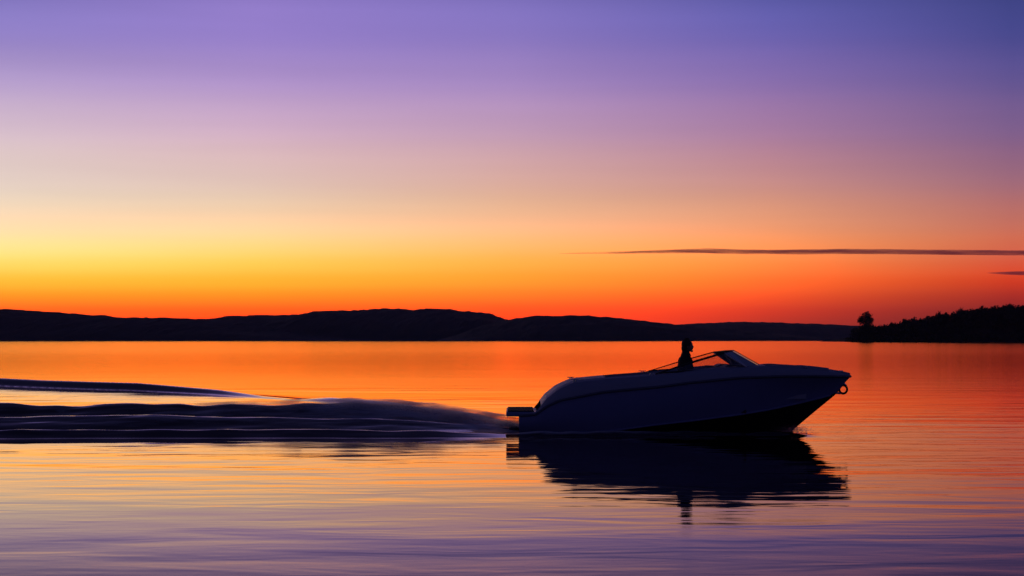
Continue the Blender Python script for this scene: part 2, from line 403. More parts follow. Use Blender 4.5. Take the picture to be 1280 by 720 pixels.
def make_tree(h, w, nleaf, kind, seed, leafsize=0.55):
    random.seed(seed)
    blobs = []
    if kind == 'lone':      # broad crown, gap under its left side, tapering bushy foot
        blobs = [(1.8,0,h*.90,h*.085,1),(0.2,1,h*.84,h*.12,.8),(3.4,-1,h*.82,h*.11,.9),(-3.6,0,h*.745,h*.115,.75),(1.5,-1.5,h*.72,h*.15,.8),(5.0,1,h*.70,h*.12,.8),(-5.4,.5,h*.66,h*.085,.6),(-1.5,1.5,h*.64,h*.15,.8),(3.6,0,h*.58,h*.14,.9),(0.2,0,h*.48,h*.15,1),(-2.6,0,h*.42,h*.12,1),(3.6,1,h*.42,h*.14,1),(0.5,0,h*.30,h*.18,1),(-3.4,0,h*.24,h*.15,1),(4.2,0,h*.24,h*.16,1),(0,0,h*.12,h*.18,1),(-5.4,1,h*.12,h*.15,1),(5.6,0,h*.12,h*.17,1),(-6.5,0,h*.28,h*.10,.9),(6.2,0,h*.33,h*.12,1)]
    else:
        n = 9
        for k in range(n):
            a = 2*math.pi*k/n*1.9; z = h*(0.38+0.5*k/(n-1))
            rr = w*0.5*(1-0.75*(k/(n-1))**2)
            blobs.append((math.cos(a)*rr*0.55, math.sin(a)*rr*0.55, z, rr*0.72+0.5, 0.85))
        blobs.append((random.uniform(-.6,.6), 0, h*0.93, w*0.16, 1))
    vs, fs = [], []
    leaves(vs, fs, blobs, nleaf, leafsize)
    limbs = [(h*random.uniform(.3,.6), w*.35*math.cos(q), w*.35*math.sin(q), h*.2) for q in [0.3, 1.7, 2.9, 4.1, 5.3]]
    return vs, fs, trunk_bm(h, h*0.022, limbs)
def tree_thing(name, loc, h, w, nleaf, kind, seed, label, group=None, size=0.55):
    vs, fs, tb = make_tree(h, w, nleaf, kind, seed, size)
    t = empty(name, loc, label, 'tree', group)
    mesh_obj('crown', vs, fs, leaf_mat, t); bm_obj('trunk', tb, bark_mat, t, True)
    return t
def at_px(px, y): return (px-640)/F*y
# the tall tree standing alone on the point
y = HD-52
tree_thing('broadleaf_tree', (at_px(1081.5, y), y, 0.3), 28.6, 15, 6800, 'lone', 11, 'tall broad-crowned tree standing alone at the tip of the dark wooded point', size=0.5)
# trees whose tops rise out of the wood's outline
tops = [
 (1114.5,403.0,'low rounded treetop just right of the tall lone tree'),
 (1131.5,398.0,'rounded treetop where the wood first steps up from the low bank'),
 (1160.0,395.0,'flat-topped tree left of the paired treetops in the wooded point'),
 (1174.0,390.0,'left and broader one of the paired treetops on the skyline of the wood'),
 (1182.8,390.3,'right one of the paired treetops, a narrower rounded crown'),
 (1201.0,386.0,'broad-shouldered tree at the steep step up in the middle of the wood'),
 (1228.0,381.8,'pointed treetop sticking up alone from the level part of the wood'),
 (1243.5,382.3,'small rounded treetop just right of the pointed one'),
 (1262.0,379.6,'wide treetop near the right end of the wood, by the frame edge'),
]
for k, (px, py, lab) in enumerate(tops):
    y = HD-30; x = at_px(px, y); topz = HCAM+(425-py)/F*y
    h = 13.5 if k != 6 else 14.0; w = [9,12,13,11,9,15,9,9,14][k]
    tree_thing('broadleaf_tree', (x, y, topz-h), h, w, 1500, 'wood', 30+k, lab, 'trees on the skyline of the wooded point', 0.5)
# the rest of the wood reads as one mass
random.seed(77); vs, fs = [], []
for k in range(430):
    px = random.uniform(1066, 1420); dy = random.choice([-48, -40, -30, -20, 0, 25, 60]) + random.uniform(-6, 6)
    y = HD+dy; x = at_px(px, y); g = land_z(x, y)
    top = HCAM+(425-pl(canopy, px)-1.5)/F*y - 0.5 + random.gauss(0, 1.1) - max(0, -dy-25)*0.30*random.random()
    if px < 1100: top = min(top, HCAM+(425-406.5)/F*y)
    h = max(4.0, min(14.5, top-g)); base = top-h; w = random.uniform(6, 10)
    blobs = [(x, y, base+h*.86, w*.26, 1), (x-w*.22, y, base+h*.66, w*.34, 1), (x+w*.22, y, base+h*.68, w*.34, 1), (x, y-w*.2, base+h*.42, w*.45, 1), (x+random.uniform(-2, 2), y, base+h*.16, w*.5, 1)]
    leaves(vs, fs, blobs, 230, 0.75)
for k in range(260):    # shrubs down the bank to the water
    px = random.uniform(1060, 1420); y = HD-58+random.uniform(-6, 8); x = at_px(px, y); g = max(0, land_z(x, y))
    r = random.uniform(1.8, 3.6)
    leaves(vs, fs, [(x, y, g+r*.6, r, .8), (x+r*.8, y, g+r*.5, r*.7, .8)], 70, 0.7)
o = mesh_obj('woodland', vs, fs, leaf_mat); o['kind'] = 'stuff'; o['label'] = 'dense dark woodland covering the low headland on the right'; o['category'] = 'woodland'

# ------------------------------------------------------------------ streaks of cloud
def cloud(name, px0, px1, ptsy, thick, dist_, label, dens):
    x0, x1 = at_px(px0, dist_), at_px(px1, dist_); n = 90; m = 12; bm = bmesh.new(); rings = []
    for i in range(n):
        u = i/(n-1); x = x0+(x1-x0)*u; px = px0+(px1-px0)*u
        zc = HCAM+(425-pl(ptsy, px))/F*dist_; th = max(0.15, pl(thick, px))/F*dist_/2
        th *= 1+0.18*mnoise.noise(Vector((x*0.004, 2, dist_)))
        dp = 240*min(1, th/12+.15)
        rings.append([bm.verts.new((x, dist_+math.cos(a)*dp, zc+math.sin(a)*th)) for a in [2*math.pi*k/m for k in range(m)]])
    for i in range(n-1):
        for k in range(m): bm.faces.new((rings[i][k], rings[i][(k+1) % m], rings[i+1][(k+1) % m], rings[i+1][k]))
    bm.faces.new(rings[0]); bm.faces.new(rings[-1])
    mt = bpy.data.materials.new('cloud'); mt.use_nodes = True; nt = mt.node_tree; nt.nodes.clear()
    v = nt.nodes.new('ShaderNodeVolumePrincipled'); v.inputs['Color'].default_value = (0.50, 0.42, 0.55, 1)
    v.inputs['Density'].default_value = dens; v.inputs['Absorption Color'].default_value = (0, 0, 0, 1)
    tcx = nt.nodes.new('ShaderNodeTexCoord'); vm = nt.nodes.new('ShaderNodeVectorMath'); vm.operation = 'MULTIPLY'; vm.inputs[1].default_value = (.0035, .004, .05)
    nz_ = nt.nodes.new('ShaderNodeTexNoise'); nz_.inputs['Scale'].default_value = 1; nz_.inputs['Detail'].default_value = 3
    mr_ = nt.nodes.new('ShaderNodeMapRange'); mr_.inputs['From Min'].default_value = .3; mr_.inputs['From Max'].default_value = .65; mr_.inputs['To Min'].default_value = dens*.15; mr_.inputs['To Max'].default_value = dens*1.3
    nt.links.new(tcx.outputs['Object'], vm.inputs[0]); nt.links.new(vm.outputs[0], nz_.inputs['Vector']); nt.links.new(nz_.outputs['Fac'], mr_.inputs['Value']); nt.links.new(mr_.outputs[0], v.inputs['Density'])
    op = nt.nodes.new('ShaderNodeOutputMaterial'); nt.links.new(v.outputs[0], op.inputs['Volume'])
    o = bm_obj(name, bm, mt); o['label'] = label; o['category'] = 'cloud'; return o
cloud('streak_cloud', 700, 1480, [(700,317),(760,316),(840,314.5),(880,313.3),(930,315),(1000,315),(1060,314.2),(1140,315),(1280,316.2),(1480,318)],
      [(700,.3),(730,.9),(790,2.0),(840,3.6),(880,5.4),(960,4.6),(1060,6),(1160,5.2),(1280,5.6),(1400,5),(1480,1)], 14000,
      'long thin dark cloud stretched across the orange sky above the boat', 0.006)
cloud('streak_cloud', 1234, 1500, [(1234,341),(1280,341.5),(1500,343)], [(1234,.4),(1250,2.2),(1280,4.5),(1400,5),(1500,1)], 14000,
      'short dark cloud low at the right edge under the long one', 0.005)

# ------------------------------------------------------------------ the speedboat (local x forward, y to port, z up, waterline z = 0)
BX, BY = 3.2, 32.3
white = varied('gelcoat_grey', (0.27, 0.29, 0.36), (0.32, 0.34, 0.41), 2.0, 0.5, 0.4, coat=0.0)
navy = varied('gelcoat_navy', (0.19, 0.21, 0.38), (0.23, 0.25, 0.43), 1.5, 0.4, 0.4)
bottom_m = varied('shaded_bottom_paint', (0.010, 0.010, 0.013), (0.018, 0.017, 0.02), 4, 0.55, 0.3)  # bottom paint, its near-black also holding the shade of the down-facing V
rubber = varied('black_rubber', (0.02, 0.02, 0.022), (0.035, 0.035, 0.035), 8, 0.55, 0.4)
rail_m = varied('rub_rail_vinyl', (0.09, 0.095, 0.13), (0.12, 0.125, 0.16), 8, 0.5, 0.4)
steel = principled('steel', (0.6, 0.6, 0.62), 0.22, 1.0)
alu = varied('brushed_aluminium', (0.62, 0.62, 0.64), (0.7, 0.7, 0.72), 20, 0.45, 0.5, metal=1.0)
vinyl = varied('vinyl', (0.22, 0.20, 0.20), (0.27, 0.25, 0.25), 5, 0.5, 0.4, bump=0.2)
dark_v = varied('dark_vinyl', (0.03, 0.03, 0.035), (0.045, 0.045, 0.05), 5, 0.5, 0.4, bump=0.2)
teak = varied('platform_deck', (0.03, 0.025, 0.022), (0.045, 0.036, 0.03), 12, 0.8, 0.15)

boat = empty('speedboat', (BX, BY, 0), 'dark silhouetted open speedboat running to the right, bow raised, on the calm orange lake', 'boat')
S = np.linspace(0.13, 6.40, 64)
keel = [(0.13,-.34),(2.5,-.31),(4.0,-.25),(4.8,-.14),(5.30,.00),(5.45,.13),(5.76,.39),(6.00,.585),(6.14,.70),(6.27,.86),(6.34,.97),(6.40,1.02)]
ch_z = [(0.13,.02),(1.45,.02),(2.0,.08),(2.63,.165),(3.4,.25),(4.15,.34),(4.77,.43),(5.3,.53),(5.76,.62),(6.05,.69),(6.14,.73),(6.27,.88),(6.34,.98),(6.40,1.02)]
ch_y = [(0.13,1.00),(2.0,1.03),(3.2,1.00),(4.15,.86),(4.77,.66),(5.3,.42),(5.76,.20),(6.05,.07),(6.14,.035),(6.27,.02),(6.40,.012)]
rb_z = [(0.13,.335),(0.44,.36),(0.60,.49),(0.87,.62),(1.65,.77),(2.75,.875),(3.22,.94),(4.15,1.03),(5.0,1.055),(5.6,1.05),(6.1,1.035),(6.40,1.03)]
rb_y = [(0.13,1.12),(1.0,1.20),(2.5,1.24),(3.6,1.20),(4.2,1.13),(4.8,.99),(5.3,.79),(5.7,.57),(6.0,.37),(6.2,.22),(6.33,.10),(6.40,.03)]
gw_z = [(0.13,.37),(0.44,.40),(0.50,.48),(0.62,.64),(0.85,.825),(1.13,.945),(1.41,.975),(1.9,1.02),(2.38,1.055),(3.03,1.115),(3.4,1.165),(3.8,1.195),(4.5,1.215),(5.0,1.21),(5.5,1.18),(5.97,1.125),(6.2,1.09),(6.33,1.065),(6.40,1.045)]
def gy(x):    # inboard lean of the topsides above the rub rail
    return pl(rb_y, x) - 0.07*min(1, max(0, pl(gw_z, x)-pl(rb_z, x))/0.2) - 0.0
def L3(x, y, z): return (x-BX, y, z)
def hull_ring(x, lo, hi):
    return [L3(x, y, z) for (y, z) in section(x)[lo:hi]]
def section(x):
    k = pl(keel, x); cy, cz = pl(ch_y, x), pl(ch_z, x); ry, rz = pl(rb_y, x), pl(rb_z, x)
    pts = [(0.0, k)]
    for t in (0.33, 0.66): pts.append((cy*t, k+(cz-k)*t*(0.92+0.08*t)))
    pts.append((cy, cz))
    flare = min(1, max(0, (x-3.5)/2.0))
    for t in (0.25, 0.5, 0.75):
        bulge = 0.05*math.sin(t*math.pi)*(1-flare) - 0.05*math.sin(t*math.pi)*flare
        pts.append((max(0.01, cy+(ry-cy)*t+bulge*min(1, ry*2)), cz+(rz-cz)*t))
    pts.append((ry, rz))
    return pts
def loft(name, mat, fn, both=True, sm=True, parent=boat, cap0=False):
    bm = bmesh.new()
    for sgn in (-1, 1):
        rows = []
        for x in S: rows.append([bm.verts.new(L3(x, sgn*y, z)) for (y, z) in fn(x)])
        for i in range(len(rows)-1):
            for k in range(len(rows[0])-1):
                f = (rows[i][k], rows[i+1][k], rows[i+1][k+1], rows[i][k+1])
                bm.faces.new(f if sgn < 0 else f[::-1])
        if cap0: bm.faces.new(rows[0] + [bm.verts.new(L3(S[0], 0, fn(S[0])[-1][1]))])
    bmesh.ops.remove_doubles(bm, verts=bm.verts, dist=0.0008)
    return bm_obj(name, bm, mat, parent, sm)
loft('hull_bottom', bottom_m, lambda x: section(x)[:4])
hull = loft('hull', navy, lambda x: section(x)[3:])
# transom
bm = bmesh.new(); sec = section(0.13) + [(gy(0.13), pl(gw_z, 0.13))]
r_ = [bm.verts.new(L3(0.135, y, z)) for y, z in sec] + [bm.verts.new(L3(0.135, -y, z)) for y, z in sec[:0:-1]]
bm.faces.new(r_); bm_obj('transom', bm, navy, boat)
# topside band above the rub rail and the deck
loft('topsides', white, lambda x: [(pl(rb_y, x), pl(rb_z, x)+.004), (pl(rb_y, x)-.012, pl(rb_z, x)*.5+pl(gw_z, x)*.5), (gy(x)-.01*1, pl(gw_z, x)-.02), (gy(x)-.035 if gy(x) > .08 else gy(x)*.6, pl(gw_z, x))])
for sgn in (-1, 1):
    bm = bmesh.new(); tube(bm, [L3(x, sgn*(pl(rb_y, x)+.012), pl(rb_z, x)) for x in S], 0.024, 8)
    bm_obj('rub_rail', bm, rail_m, boat, True)
    # spray rail at the chine
    bm = bmesh.new(); tube(bm, [L3(x, sgn*(pl(ch_y, x)+.01), pl(ch_z, x)) for x in S if 1.0 < x < 6.1], 0.018, 6)
    bm_obj('spray_rail', bm, navy, boat, True)
# deck with cockpit and bow-well openings
def inner(x): return max(0.0, gy(x)-0.24)
bm = bmesh.new()
def edge(x):
    g = gy(x); return g-.035 if g > .08 else g*.6
for i in range(len(S)-1):
    a, c = S[i], S[i+1]
    if a < 0.45: continue
    mid = (a+c)/2
    hole = (1.75 < mid < 4.05) or (4.75 < mid < 5.55)
    for sgn in (-1, 1):
        q = [(a, edge(a)), (c, edge(c)), (c, inner(c)), (a, inner(a))]
        zz = [0, 0, .03, .03]
        bm.faces.new([bm.verts.new(L3(x, sgn*y, pl(gw_z, x)+dz)) for (x, y), dz in zip(q, zz)])
        if not hole:
            bm.faces.new([bm.verts.new(L3(x, sgn*y, pl(gw_z, x)+dz)) for (x, y), dz in zip([(a, inner(a)), (c, inner(c)), (c, 0), (a, 0)], [.03, .03, .05, .05])])
bmesh.ops.remove_doubles(bm, verts=bm.verts, dist=0.001)
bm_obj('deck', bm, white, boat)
# liners of the two wells
def well(name, x0, x1, floor):
    bm = bmesh.new(); st = [x0]+[x for x in S if x0 < x < x1]+[x1]
    for i in range(len(st)-1):
        a, c = st[i], st[i+1]
        for sgn in (-1, 1):
            bm.faces.new([bm.verts.new(L3(*p)) for p in ((a, sgn*inner(a), pl(gw_z, a)+.028), (c, sgn*inner(c), pl(gw_z, c)+.028), (c, sgn*inner(c), floor), (a, sgn*inner(a), floor))])
        bm.faces.new([bm.verts.new(L3(*p)) for p in ((a, -inner(a), floor), (c, -inner(c), floor), (c, inner(c), floor), (a, inner(a), floor))])
    for x in (x0, x1):
        bm.faces.new([bm.verts.new(L3(*p)) for p in ((x, -inner(x), floor), (x, inner(x), floor), (x, inner(x), pl(gw_z, x)+.028), (x, -inner(x), pl(gw_z, x)+.028))])
    bmesh.ops.remove_doubles(bm, verts=bm.verts, dist=0.001)
    bm_obj(name, bm, white, boat)
i0 = S[np.argmin(abs(S-1.75))]
def first_edge(v):    # station edge where the hole begins
    for i in range(len(S)-1):
        if (S[i]+S[i+1])/2 > v: return S[i]
FLOOR = 0.36
well('cockpit_liner', first_edge(1.75), first_edge(4.05), FLOOR)
well('bow_liner', first_edge(4.75), first_edge(5.55), 0.62)
# raised bow coaming cushion that ends in a step near the bow
for sgn in (-1, 1):
    bm = bmesh.new(); xx = [x for x in np.linspace(4.45, 5.95, 16)]; rows = []
    for x in xx:
        yo = max(.10, gy(x)-.10); yi = max(.03, yo-.14); z = pl(gw_z, x)-.01; h = min(.055, (x-4.4)*.10)+.012*(x > 5.5)+.01
        rows.append([bm.verts.new(L3(x, sgn*y, zz)) for y, zz in ((yo, z), (yo-.02, z+h), (yi+.02, z+h), (yi, z))])
    for i in range(len(rows)-1):
        for k in range(3): bm.faces.new((rows[i][k], rows[i+1][k], rows[i+1][k+1], rows[i][k+1]))
    bm.faces.new(rows[0]); bm.faces.new(rows[-1]); bm_obj('bow_coaming', bm, white, boat)
# swim platform and its bracket
bm = bmesh.new(); rbox(bm, L3(0.18, 0, .358), (.58, 2.12, .085), .03); pf = bm_obj('swim_platform', bm, navy, boat)
bm = bmesh.new(); rbox(bm, L3(0.16, 0, .414), (.48, 1.86, .015), .004); bm_obj('deck_pad', bm, teak, pf)
bm = bmesh.new(); rbox(bm, L3(0.04, 0, -.06), (.20, .34, .3), .06); rbox(bm, L3(-.07, 0, -.2), (.30, .12, .5), .05); bm_obj('stern_drive', bm, rubber, boat)
# sun pad over the engine, aft bench, seats
bm = bmesh.new()
for yy in (-.48, .48): rbox(bm, L3(1.48, yy, .965), (.50, .90, .06), .03)
bm_obj('sun_pad', bm, vinyl, boat)
bm = bmesh.new(); rbox(bm, L3(1.98, 0, .66), (.42, 1.7, .14), .04); rbox(bm, L3(1.98, 0, .47), (.38, 1.6, .25), .01); rbox(bm, L3(1.80, 0, .84), (.10, 1.66, .30), .04); bm_obj('rear_bench', bm, vinyl, boat)
for yy in (-.50, .50):
    bm = bmesh.new(); rbox(bm, L3(3.20, yy, .76), (.44, .46, .13), .05); st = bm_obj('seat', bm, vinyl, boat, True)
    bm = bmesh.new(); rbox(bm, L3(2.98, yy, .90), (.10, .44, .28), .045); bm_obj('backrest', bm, vinyl, st, True)
    bm = bmesh.new(); tube(bm, [L3(3.2, yy, FLOOR), L3(3.2, yy, .70)], [.06, .05], 10); bm_obj('pedestal', bm, alu, st, True)
# helm console and the passenger's console, steering wheel, throttle
for yy in (-.52, .52):
    bm = bmesh.new()
    prof = [(3.74, FLOOR), (3.80, 1.02), (3.86, 1.20), (3.98, 1.262), (4.12, 1.262), (4.30, 1.235), (4.32, FLOOR)]
    A = [bm.verts.new(L3(x, yy-.33, z)) for x, z in prof]; B = [bm.verts.new(L3(x, yy+.33, z)) for x, z in prof]
    for k in range(len(prof)): bm.faces.new((A[k], A[(k+1) % len(prof)], B[(k+1) % len(prof)], B[k]))
    bm.faces.new(A); bm.faces.new(B)
    bmesh.ops.bevel(bm, geom=bm.edges[:], offset=.012, segments=2, affect='EDGES')
    bm_obj('console', bm, dark_v, boat)
bm = bmesh.new(); wc = Vector(L3(3.68, -.50, 1.10)); ax = Vector((-.80, 0, .6)).normalized(); u = Vector((0, 1, 0)); v = ax.cross(u)
tube(bm, [wc+(u*math.cos(a)+v*math.sin(a))*.165 for a in [2*math.pi*k/28 for k in range(28)]], .014, 8, True)
for a in (R(90), R(210), R(330)): tube(bm, [wc-ax*.02, wc+(u*math.cos(a)+v*math.sin(a))*.16], .010, 6)
tube(bm, [wc-ax*.14, wc-ax*.0], .026, 10)
bm_obj('steering_wheel', bm, rubber, boat, True)
bm = bmesh.new(); tube(bm, [L3(3.62, -.90, 1.02), L3(3.66, -.88, 1.12)], .010, 6); rbox(bm, L3(3.665, -.88, 1.135), (.03, .06, .03), .01); bm_obj('throttle', bm, rubber, boat)

# windshield: two side panes, two raked front panes meeting in a centre post
glass = bpy.data.materials.new('windshield_glass'); glass.use_nodes = True
nt = glass.node_tree; nt.nodes.clear(); NN = nt.nodes
tr = NN.new('ShaderNodeBsdfTransparent'); tr.inputs[0].default_value = (0.92, 0.90, 0.92, 1)
gl = NN.new('ShaderNodeBsdfGlossy'); gl.inputs['Roughness'].default_value = 0.05; gl.inputs[0].default_value = (.9, .9, .95, 1)
fr = NN.new('ShaderNodeFresnel'); fr.inputs[0].default_value = 1.52
mxs = NN.new('ShaderNodeMixShader'); op = NN.new('ShaderNodeOutputMaterial')
nt.links.new(fr.outputs[0], mxs.inputs[0]); nt.links.new(tr.outputs[0], mxs.inputs[1]); nt.links.new(gl.outputs[0], mxs.inputs[2]); nt.links.new(mxs.outputs[0], op.inputs[0])
ws = bpy.data.objects.new('windshield', None); COL.objects.link(ws); ws.parent = boat; ws.empty_display_size = .1
def W(x, y, z): return Vector(L3(x, y, z))
glass_f = glass.copy(); glass_f.name = 'front_glass'; nf = glass_f.node_tree
ad = nf.nodes.new('ShaderNodeMath'); ad.operation = 'ADD'; ad.use_clamp = True; ad.inputs[1].default_value = 0.42
_f = [n for n in nf.nodes if n.type == 'FRESNEL'][0]; _m = [n for n in nf.nodes if n.type == 'MIX_SHADER'][0]
nf.links.new(_f.outputs[0], ad.inputs[0]); nf.links.new(ad.outputs[0], _m.inputs[0])
def pane(pts, name, n):
    nrm = (pts[1]-pts[0]).cross(pts[2]-pts[0]).normalized()*.003
    bm = bmesh.new(); A = [bm.verts.new(p+nrm) for p in pts]; B = [bm.verts.new(p-nrm) for p in pts]
    m = len(pts)
    for k in range(m): bm.faces.new((A[k], A[(k+1) % m], B[(k+1) % m], B[k]))
    bm.faces.new(A); bm.faces.new(B); return bm_obj(name, bm, glass_f if name == 'front_pane' else glass, ws)
ct, cb = W(4.19, 0, 1.520), W(4.70, 0, 1.235)
for sgn in (-1, 1):
    tt, tb_ = W(3.91, sgn*.84, 1.484), W(4.31, sgn*.92, 1.215)
    m1t, m1b = W(4.10, sgn*.45, 1.512), W(4.58, sgn*.52, 1.238)
    aft = W(2.68, sgn*1.10, 1.115)
    pane([tb_, m1b, m1t, tt], 'front_pane', 0)
    pane([m1b, cb, ct, m1t], 'front_pane', 0)
    pane([aft, W(3.4, sgn*1.02, 1.165), tb_, tt], 'side_pane', 0)
    bm = bmesh.new(); tube(bm, [tt, m1t, ct], .013, 6); bm_obj('top_rail', bm, rubber, ws, True)
    bm = bmesh.new(); tube(bm, [aft+Vector((-.06, 0, -.02)), aft*.5+tt*.5+Vector((0, 0, .008)), tt], [.012, .021, .021] if sgn < 0 else [.008, .011, .011], 6); bm_obj('side_rail', bm, rubber, ws, True)
    bm = bmesh.new(); tube(bm, [tb_, tt], .018, 8); bm_obj('corner_post', bm, alu, ws, True)
    bm = bmesh.new(); tube(bm, [m1b, m1t], .010, 6); bm_obj('mullion', bm, rubber, ws, True)
    bm = bmesh.new(); tube(bm, [aft, W(3.4, sgn*1.02, 1.165), tb_, m1b, cb], .016, 6); bm_obj('base_rail', bm, rubber, ws, True)
bm = bmesh.new(); tube(bm, [cb, ct], .013, 6); bm_obj('centre_post', bm, rubber, ws, True)
# mooring cleats, bow eye with ring, bow light, grab rails
for x in (1.15, 2.55, 5.45):
    for sgn in (-1, 1):
        y = sgn*(gy(x)-.075); z = pl(gw_z, x)+.012
        bm = bmesh.new(); tube(bm, [L3(x-.07, y, z+.035), L3(x, y, z+.03), L3(x+.07, y, z+.035)], [.006, .010, .006], 6)
        tube(bm, [L3(x-.025, y, z-.01), L3(x-.02, y, z+.03)], .008, 6); tube(bm, [L3(x+.025, y, z-.01), L3(x+.02, y, z+.03)], .008, 6)
        bm_obj('cleat', bm, steel, boat, True)
bm = bmesh.new(); c = Vector(L3(6.268, 0, .785))
tube(bm, [c+Vector((math.cos(a)*.074, .0, math.sin(a)*.078)) for a in [2*math.pi*k/24 for k in range(24)]], .021, 8, True)
ring_o = bm_obj('bow_ring', bm, rubber, boat, True)
bm = bmesh.new(); tube(bm, [L3(6.10, 0, .72), L3(6.22, 0, .712)], .022, 8); bm_obj('bow_eye', bm, steel, boat, True)
bm = bmesh.new(); tube(bm, [L3(6.26, 0, .92), L3(6.33, 0, .85)], .018, 8); bm_obj('ring_bracket', bm, steel, boat, True)
bm = bmesh.new(); rbox(bm, L3(6.22, 0, 1.128), (.09, .05, .035), .012); bm_obj('bow_light', bm, steel, boat)

# ------------------------------------------------------------------ the driver
def skin_mesh(pts, edges, radii, levels=1):
    me = bpy.data.meshes.new('sk'); me.from_pydata([tuple(p) for p in pts], edges, [])
    o = bpy.data.objects.new('sk', me); COL.objects.link(o)
    o.modifiers.new('s', 'SKIN')
    for i, r in enumerate(radii):
        rr = r if isinstance(r, tuple) else (r, r); me.skin_vertices[0].data[i].radius = rr
    me.skin_vertices[0].data[0].use_root = True
    if levels: m = o.modifiers.new('ss', 'SUBSURF'); m.levels = levels; m.render_levels = levels
    dg = bpy.context.evaluated_depsgraph_get(); dg.update()
    res = bpy.data.meshes.new_from_object(o.evaluated_get(dg)); bpy.data.objects.remove(o); return res
def remeshed(meshes, voxel, name, mat, parent, smooth_it=3):
    bm = bmesh.new()
    for m in meshes: bm.from_mesh(m)
    me = bpy.data.meshes.new('tmp'); bm.to_mesh(me); bm.free()
    o = bpy.data.objects.new('tmp', me); COL.objects.link(o)
    rm = o.modifiers.new('r', 'REMESH'); rm.mode = 'VOXEL'; rm.voxel_size = voxel; rm.use_smooth_shade = True
    sm = o.modifiers.new('c', 'SMOOTH'); sm.iterations = smooth_it; sm.factor = .4
    dg = bpy.context.evaluated_depsgraph_get(); dg.update()
    res = bpy.data.meshes.new_from_object(o.evaluated_get(dg)); bpy.data.objects.remove(o)
    res.name = name; smooth(res); res.materials.clear(); res.materials.append(mat)
    ob = bpy.data.objects.new(name, res); COL.objects.link(ob); ob.parent = parent; return ob
def ell(c, s, deform=None, seg=32):
    bm = bmesh.new(); bmesh.ops.create_uvsphere(bm, u_segments=seg, v_segments=seg//2, radius=1)
    for v in bm.verts:
        p = Vector(v.co)
        if deform: p = deform(p)
        v.co = Vector((c[0]+p.x*s[0], c[1]+p.y*s[1], c[2]+p.z*s[2]))
    me = bpy.data.meshes.new('e'); bm.to_mesh(me); bm.free(); return me
skin = varied('skin', (0.30, 0.17, 0.12), (0.36, 0.21, 0.15), 20, 0.5, 0.4)
cloth = varied('dark_jacket', (0.016, 0.017, 0.022), (0.028, 0.028, 0.034), 9, 0.9, 0.2, bump=0.3)
denim = varied('trousers', (0.02, 0.025, 0.04), (0.03, 0.035, 0.055), 14, 0.9, 0.2, bump=0.3)
hair_m = varied('hair', (0.020, 0.011, 0.007), (0.05, 0.027, 0.016), 30, 0.6, 0.4, bump=0.5)
shoe_m = varied('shoes', (0.03, 0.03, 0.03), (0.05, 0.05, 0.05), 10, 0.6, 0.4)
person = empty('person', (3.23, BY-.50, .83), 'person in a dark jacket seated at the wheel of the speedboat, facing the bow', 'person')
# joints (x forward, y left, z up; origin on the seat)
pel = (0, 0, .09)
torso_p = [pel, (-.015, 0, .22), (-.01, 0, .36), (0, 0, .48), (.012, 0, .565), (.022, 0, .62), (.032, 0, .68)]
torso_r = [(.135, .16), (.115, .145), (.115, .16), (.105, .165), (.065, .09), (.052, .055), (.05, .052)]
grip = {s: Vector((3.68-3.23 + v.x*(-.0)+0, s*.13, 0)) for s in (-1, 1)}
meshes_body = []; P = list(torso_p); Rr = [a[0] for a in torso_r]; E = [(i, i+1) for i in range(len(P)-1)]
# widths handled by extra shoulder/hip joints
arm_pts = {}
for s in (-1, 1):
    sh = (.0, s*.175, .535); elb = (.07, s*.235, .27); wr = (.335, s*.155, .355); palm = (.395, s*.150, .385)
    arm_pts[s] = (sh, elb, wr, palm)
    k = len(P); P += [(0, s*.09, .52), sh, (.035, s*.21, .40), elb, (.20, s*.20, .305), wr, palm]
    Rr += [.075, .062, .052, .044, .042, .029, .030]
    E += [(3, k), (k, k+1), (k+1, k+2), (k+2, k+3), (k+3, k+4), (k+4, k+5), (k+5, k+6)]
    k = len(P); P += [(.02, s*.10, .08), (.22, s*.11, .09), (.43, s*.11, .075), (.45, s*.11, -.12), (.44, s*.11, -.36), (.47, s*.115, -.435), (.60, s*.125, -.445)]
    Rr += [.105, .088, .062, .058, .040, .036, .028]
    E += [(0, k), (k, k+1), (k+1, k+2), (k+2, k+3), (k+3, k+4), (k+4, k+5), (k+5, k+6)]
body_me = skin_mesh(P, E, Rr, 2)
def head_def(p):
    x, y, z = p
    if z < 0: y *= 1-0.28*(-z); x *= (1-0.10*(-z))
    if z < -0.2 and x > 0: x += 0.10*(-z)
    if x < 0 and z > -0.2: x *= 1.10
    if x > 0.5 and abs(z) < 0.25: x -= 0.06*math.cos(z*6)      # eye hollow
    return Vector((x, y, z))
hz_ = .78
head = ell((.045, 0, hz_), (.095, .075, .115), head_def)
nose = skin_mesh([(.128, 0, hz_+.015), (.152, 0, hz_-.022), (.135, 0, hz_-.032)], [(0, 1), (1, 2)], [.008, .014, .014], 2)
lips = ell((.133, 0, hz_-.055), (.013, .024, .011)); chin = ell((.118, 0, hz_-.095), (.026, .028, .022)); brow = ell((.125, 0, hz_+.032), (.014, .05, .010))
ears = [ell((.035, s*.078, hz_-.008), (.018, .009, .032)) for s in (-1, 1)]
fingers = []
